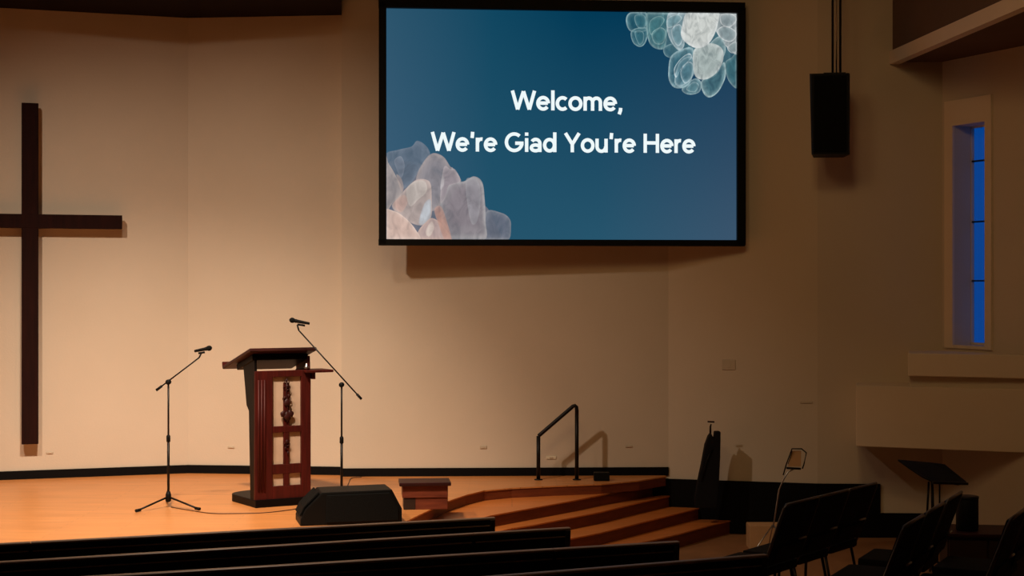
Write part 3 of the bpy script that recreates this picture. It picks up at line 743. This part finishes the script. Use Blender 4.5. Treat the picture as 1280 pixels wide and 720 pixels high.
# black music stand on the right
mY = 12.6
ms = empty('music_stand', (atx(1166, mY), mY, floorz(atx(1166, mY), mY))); tag(ms, 'black music stand with wide tilted desk in the right corner', 'music stand')
def L3(px, py, y=0): return Vector((atx(px, mY)-ms.location.x, y, CZ-(py-360)/F*mY-ms.location.z))
mb = MB(); mb.prism([L3(1128, 579, .16), L3(1170, 583, .18), L3(1188, 585, .16), L3(1206, 603, -.05), L3(1194, 605, -.1), L3(1160, 601, -.12), L3(1148, 595, -.08), L3(1136, 586, .05)], (0, .0, .014), .003, 1); mb.build('desk', M['plastic'], ms)
mb = MB(); mb.prism([L3(1160, 602, -.12), L3(1206, 604.5, -.06), L3(1206, 604.5, -.10), L3(1160, 602, -.16)], (0, 0, .02)); mb.build('desk_lip', M['blackmetal'], ms)
MB().tube([(0, 0, .12), L3(1166, 640), L3(1165, 598)], [.015, .014, .011]).build('pole', M['blackmetal'], ms)
MB().tube([L3(1158.5, 650), L3(1161, 602)], .009).build('brace', M['blackmetal'], ms)
MB().tube([L3(1174.5, 645), L3(1174.5, 603)], .007).build('desk_bracket', M['blackmetal'], ms)
for a in (80, 200, 320):
    a = math.radians(a); d = Vector((math.cos(a), math.sin(a), 0)); MB().tube([(0, 0, .15), d*.12+Vector((0, 0, .10)), d*.24+Vector((0, 0, .01))], .01).build('leg', M['blackmetal'], ms)
# low dark cabinet and the drum shaped bin on it
cbY = 11.6; cbx = atx(1232, cbY); cz0 = floorz(cbx, cbY)
cab = empty('low_cabinet', (cbx, cbY, cz0), math.radians(-8)); tag(cab, 'low dark wooden cabinet behind the right hand chairs', 'cabinet')
ch = CZ-(664-360)/F*cbY-cz0
MB().box((0, .1, ch/2-.01), (.60, .42, ch-.02), bev=.004).build('body', M['darkwood'], cab)
MB().box((0, .09, ch-.012), (.66, .48, .024), bev=.004).build('top_board', M['cherryd'], cab)
for s in (-1, 1):
    dr = MB().box((s*.147, -.118, ch/2-.01), (.28, .018, ch-.08), bev=.003).build('door', M['darkwood'], cab)
    MB().lathe([(.004, 0), (.012, .01), (.010, .02)], (s*.03, -.127, ch/2+.05), 12, Matrix.Rotation(PI/2, 4, 'X')).build('knob', M['chrome'], dr)
bn_ = empty('cylindrical_bin', (atx(1209, cbY+.05), cbY+.05, cz0+ch)); tag(bn_, 'black cylindrical bin standing on the low dark cabinet', 'bin')
MB().lathe([(.078, 0), (.084, .01), (.084, .24), (.08, .245)], (0, 0, 0), 28).build('body', M['plastic'], bn_)
MB().lathe([(.087, .243), (.087, .262), (.07, .266), (.001, .267)], (0, 0, 0), 28).build('lid', M['blackmetal'], bn_)

# ------------------------------------------------------------------ pews
def make_pew(rx, ry, dx, dy, length, ztop, label, joint):
    d = Vector((dx, dy)).normalized(); ang = math.atan2(d.y, d.x)
    fz = floorz(rx-d.x*length/2, ry-d.y*length/2)
    zf = max(0, fz-.0)
    o = empty('pew', (rx, ry, zf), ang); tag(o, label, 'pew', 'pews facing the platform'); h = ztop-zf
    # local: x from -length..0 , +y towards the stage, back at y~0
    for (x0, x1, dz) in ((-length, joint-.0012, 0), (joint+.0012, 0, .0)):
        bx = 0 if x1 == 0 else .004
        mb = MB(); mb.prism([(x0, -.01, .16), (x0, .02, .16), (x0, -.030, h-.013), (x0, -.062, h-.013)], (x1-x0+bx, 0, 0))
        mb.build('back', M['pewback'], o)
        mb = MB(); mb.prism([(x0+.0, -.070, h-.015), (x0, -.070, h-.004), (x0, -.064, h), (x0, -.034, h), (x0, -.030, h-.006), (x0, -.030, h-.015)], (x1-x0, 0, 0), .002, 2)
        mb.build('top_rail', M['pewcap'], o)
        mb = MB(); mb.box(((x0+x1)/2, -.060, h-.055), (x1-x0-.02, .012, .008), bev=.002); mb.build('back_moulding', M['pewcap'], o)
    mb = MB(); mb.box((-length/2, .24, .40), (length-.06, .42, .07), bev=.015, seg=2); mb.build('seat', M['fabric'], o)
    for x0 in (-length, -.035):
        mb = MB(); mb.prism([(x0, -.02, 0), (x0, .44, 0), (x0, .47, .42), (x0, .40, .60), (x0, .10, .64), (x0, -.026, h-.014), (x0, -.074, h-.014), (x0, -.05, .5)], (.035, 0, 0), .004, 1)
        mb.build('end_panel', M['darkwood'], o)
    mb = MB(); mb.box((joint, .2, .19), (.03, .36, .34)); mb.build('support', M['darkwood'], o)
    return o
PH = .86
rows = [((615, 645), (0, 677.5), 0, 'frontmost dark pew, nearest the platform', 38),
        ((708, 657.5), (0, 700), 1, 'second dark pew from the platform', 588),
        ((843, 674.5), (85, 719.5), 2, 'third dark pew from the platform, ends near the steps', 688),
        ((951, 690.5), (690, 711.3), 3, 'nearest dark pew, cut by the bottom of the photo', 689)]
for (r, l, i, label, jp) in rows:
    zt_p = PH+.06*i
    a = onz(*r, zt_p); b = onz(*l, zt_p)
    d = (a-b).xy.normalized()
    rj = (jp-640)/F; t = (rj*a.y-a.x)/(d.x-rj*d.y)
    length = 5.2 if i < 3 else 4.6
    make_pew(a.x, a.y, d.x, d.y, length, zt_p, label, t)

# ------------------------------------------------------------------ chairs on the right
def make_chair():
    o = empty('stacking_chair', (0, 0, 0))
    mb = MB(); mb.box((0, .0, .46), (.46, .44, .06), bev=.02, seg=2); mb.build('seat', M['fabric'], o)
    mb = MB(); mb.prism([(-.235, -.20, .50), (-.235, -.235, .50), (-.235, -.375, .90), (-.235, -.345, .91)], (.47, 0, 0), .012, 2); mb.build('backrest', M['fabric'], o)
    mb = MB(); mb.prism([(-.19, -.252, .53), (-.19, -.262, .53), (-.19, -.293, .62), (-.19, -.283, .62)], (.38, 0, 0)); mb.build('back_pocket', M['fabric'], o)
    mb = MB(); mb.tube([(-.235, -.18, .42), (-.245, -.215, .5), (-.245, -.36, .885), (-.225, -.368, .912), (.225, -.368, .912), (.245, -.36, .885), (.245, -.215, .5), (.235, -.18, .42)], .011)
    mb.build('back_frame', M['tubing'], o)  # bent over the top in lighter metal to give the edge highlight
    mb = MB(); mb.tube([(.05, -.318, .655), (.15, -.318, .655)], .007); mb.build('pocket_rod', M['chrome'], o)
    for s in (-1, 1):
        MB().tube([(s*.22, .19, .43), (s*.225, .21, .0)], .011).build('leg', M['blackmetal'], o)
        MB().tube([(s*.22, -.17, .43), (s*.225, -.26, .0)], .011).build('leg', M['blackmetal'], o)
    mb = MB(); mb.tube([(-.22, .0, .425), (.22, .0, .425)], .009); mb.tube([(-.22, -.215, .22), (.22, -.215, .22)], .009); mb.build('stretcher', M['chrome'], o)
    return o
used = False
proto = make_chair()
def place(px, py, hdir, label, group):
    """back top centre seen at px,py ; hdir = row direction angle"""
    global used
    zf = .04
    for _ in range(4):
        p = onz(px, py, zf+.90); zf = floorz(p.x, p.y)
    o = proto if not used else copy_tree(proto); used = True
    # local +Y facing ; back top at local (0,-.36)
    fa = hdir+PI/2
    f = Vector((math.cos(fa), math.sin(fa)))
    o.location = (p.x+f.x*.36, p.y+f.y*.36, zf); o.rotation_euler = (0, 0, fa-PI/2)
    tag(o, label, 'chair', group)
def row(p0, p1, n, labels, group):
    zf = .1
    a = onz(*p0, zf+.90); b = onz(*p1, zf+.90); d = (b-a).xy.normalized(); h = math.atan2(d.y, d.x)
    for i in range(n):
        q = a+(b-a)*((i+.5)/n); px = 640+F*q.x/q.y; py = 360+F*(CZ-q.z)/q.y
        place(px, py, h, labels[i], group)
row((981, 634), (1095, 605.5), 3, ['black chair nearest the aisle, beside the end of the nearest pew', 'black chair in the middle of the linked three near the pew end', 'black chair furthest back of the linked three, in front of the cream wall'], 'black chairs in the row by the aisle')
row((1126, 664), (1203, 616), 3, ['black chair at the near end of the row below the black music stand', 'black chair in the middle of the row below the black music stand', 'black chair at the far end of the row, beside the cylindrical bin'], 'black chairs in the row under the music stand')
row((1259, 655), (1303, 622), 2, ['black chair at the right edge of the photo, lower one', 'black chair at the right edge of the photo, upper one'], 'black chairs at the right edge')

# ------------------------------------------------------------------ lights, world, camera
def spot(name, loc, target, power, size, blend, col, radius=.12):
    l = bpy.data.lights.new(name, 'SPOT'); l.energy = power; l.spot_size = math.radians(size); l.spot_blend = blend; l.color = col; l.shadow_soft_size = radius
    o = bpy.data.objects.new(name, l); C.objects.link(o); o.location = loc
    o.rotation_euler = (Vector(target)-Vector(loc)).to_track_quat('-Z', 'Y').to_euler()
    return o
WARM = (1, .79, .62)
spot('platform_spot', (-2.41, 9.38, 6.2), (-2.86, 12.05, 1.98), 2100, 63.3, 1.0, WARM, .2)
spot('platform_spot', (-4.2, 8.77, 6.2), (-3.5, 11.93, 2.44), 1020, 82.8, 1.0, WARM, .12)
spot('stage_wash', (-1.0, 7.0, 6.2), (.9, 14.5, 1.9), 155, 80, 1.0, (1, .66, .31), .8)
spot('right_side_fill', (1.2, 8.0, 6.2), (3.9, 14.0, 1.6), 118, 100, 1.0, (1, .64, .29), .5)  # weak fill added to lift the dim right walls

spot('pew_fill', (-1.2, 9.6, 6.3), (-1.2, 9.5, 0), 300, 75, 1.0, (1, .74, .54), .15)  # added fill that brightens the pew rails
spot('chair_fill', (3.2, 11.6, 6.3), (2.6, 10.6, 0), 40, 60, 1.0, (1, .66, .4), .15)  # added fill for glints on the chairs
w = bpy.data.worlds.new('World'); bpy.context.scene.world = w; w.use_nodes = True
bg = w.node_tree.nodes['Background']; bg.inputs[0].default_value = (.001, .060, .29, 1); bg.inputs[1].default_value = 1.0

cam = bpy.data.cameras.new('camera'); cam.sensor_width = 36; cam.lens = F/1280*36; cam.clip_start = .05; cam.clip_end = 200
co = bpy.data.objects.new('camera', cam); C.objects.link(co); co.location = (0, 0, CZ); co.rotation_euler = (PI/2, 0, 0)
s = bpy.context.scene; s.camera = co
s.view_settings.view_transform = 'Standard'; s.view_settings.look = 'None'; s.view_settings.gamma = 1; s.view_settings.exposure = 0
s.view_settings.use_curve_mapping = False
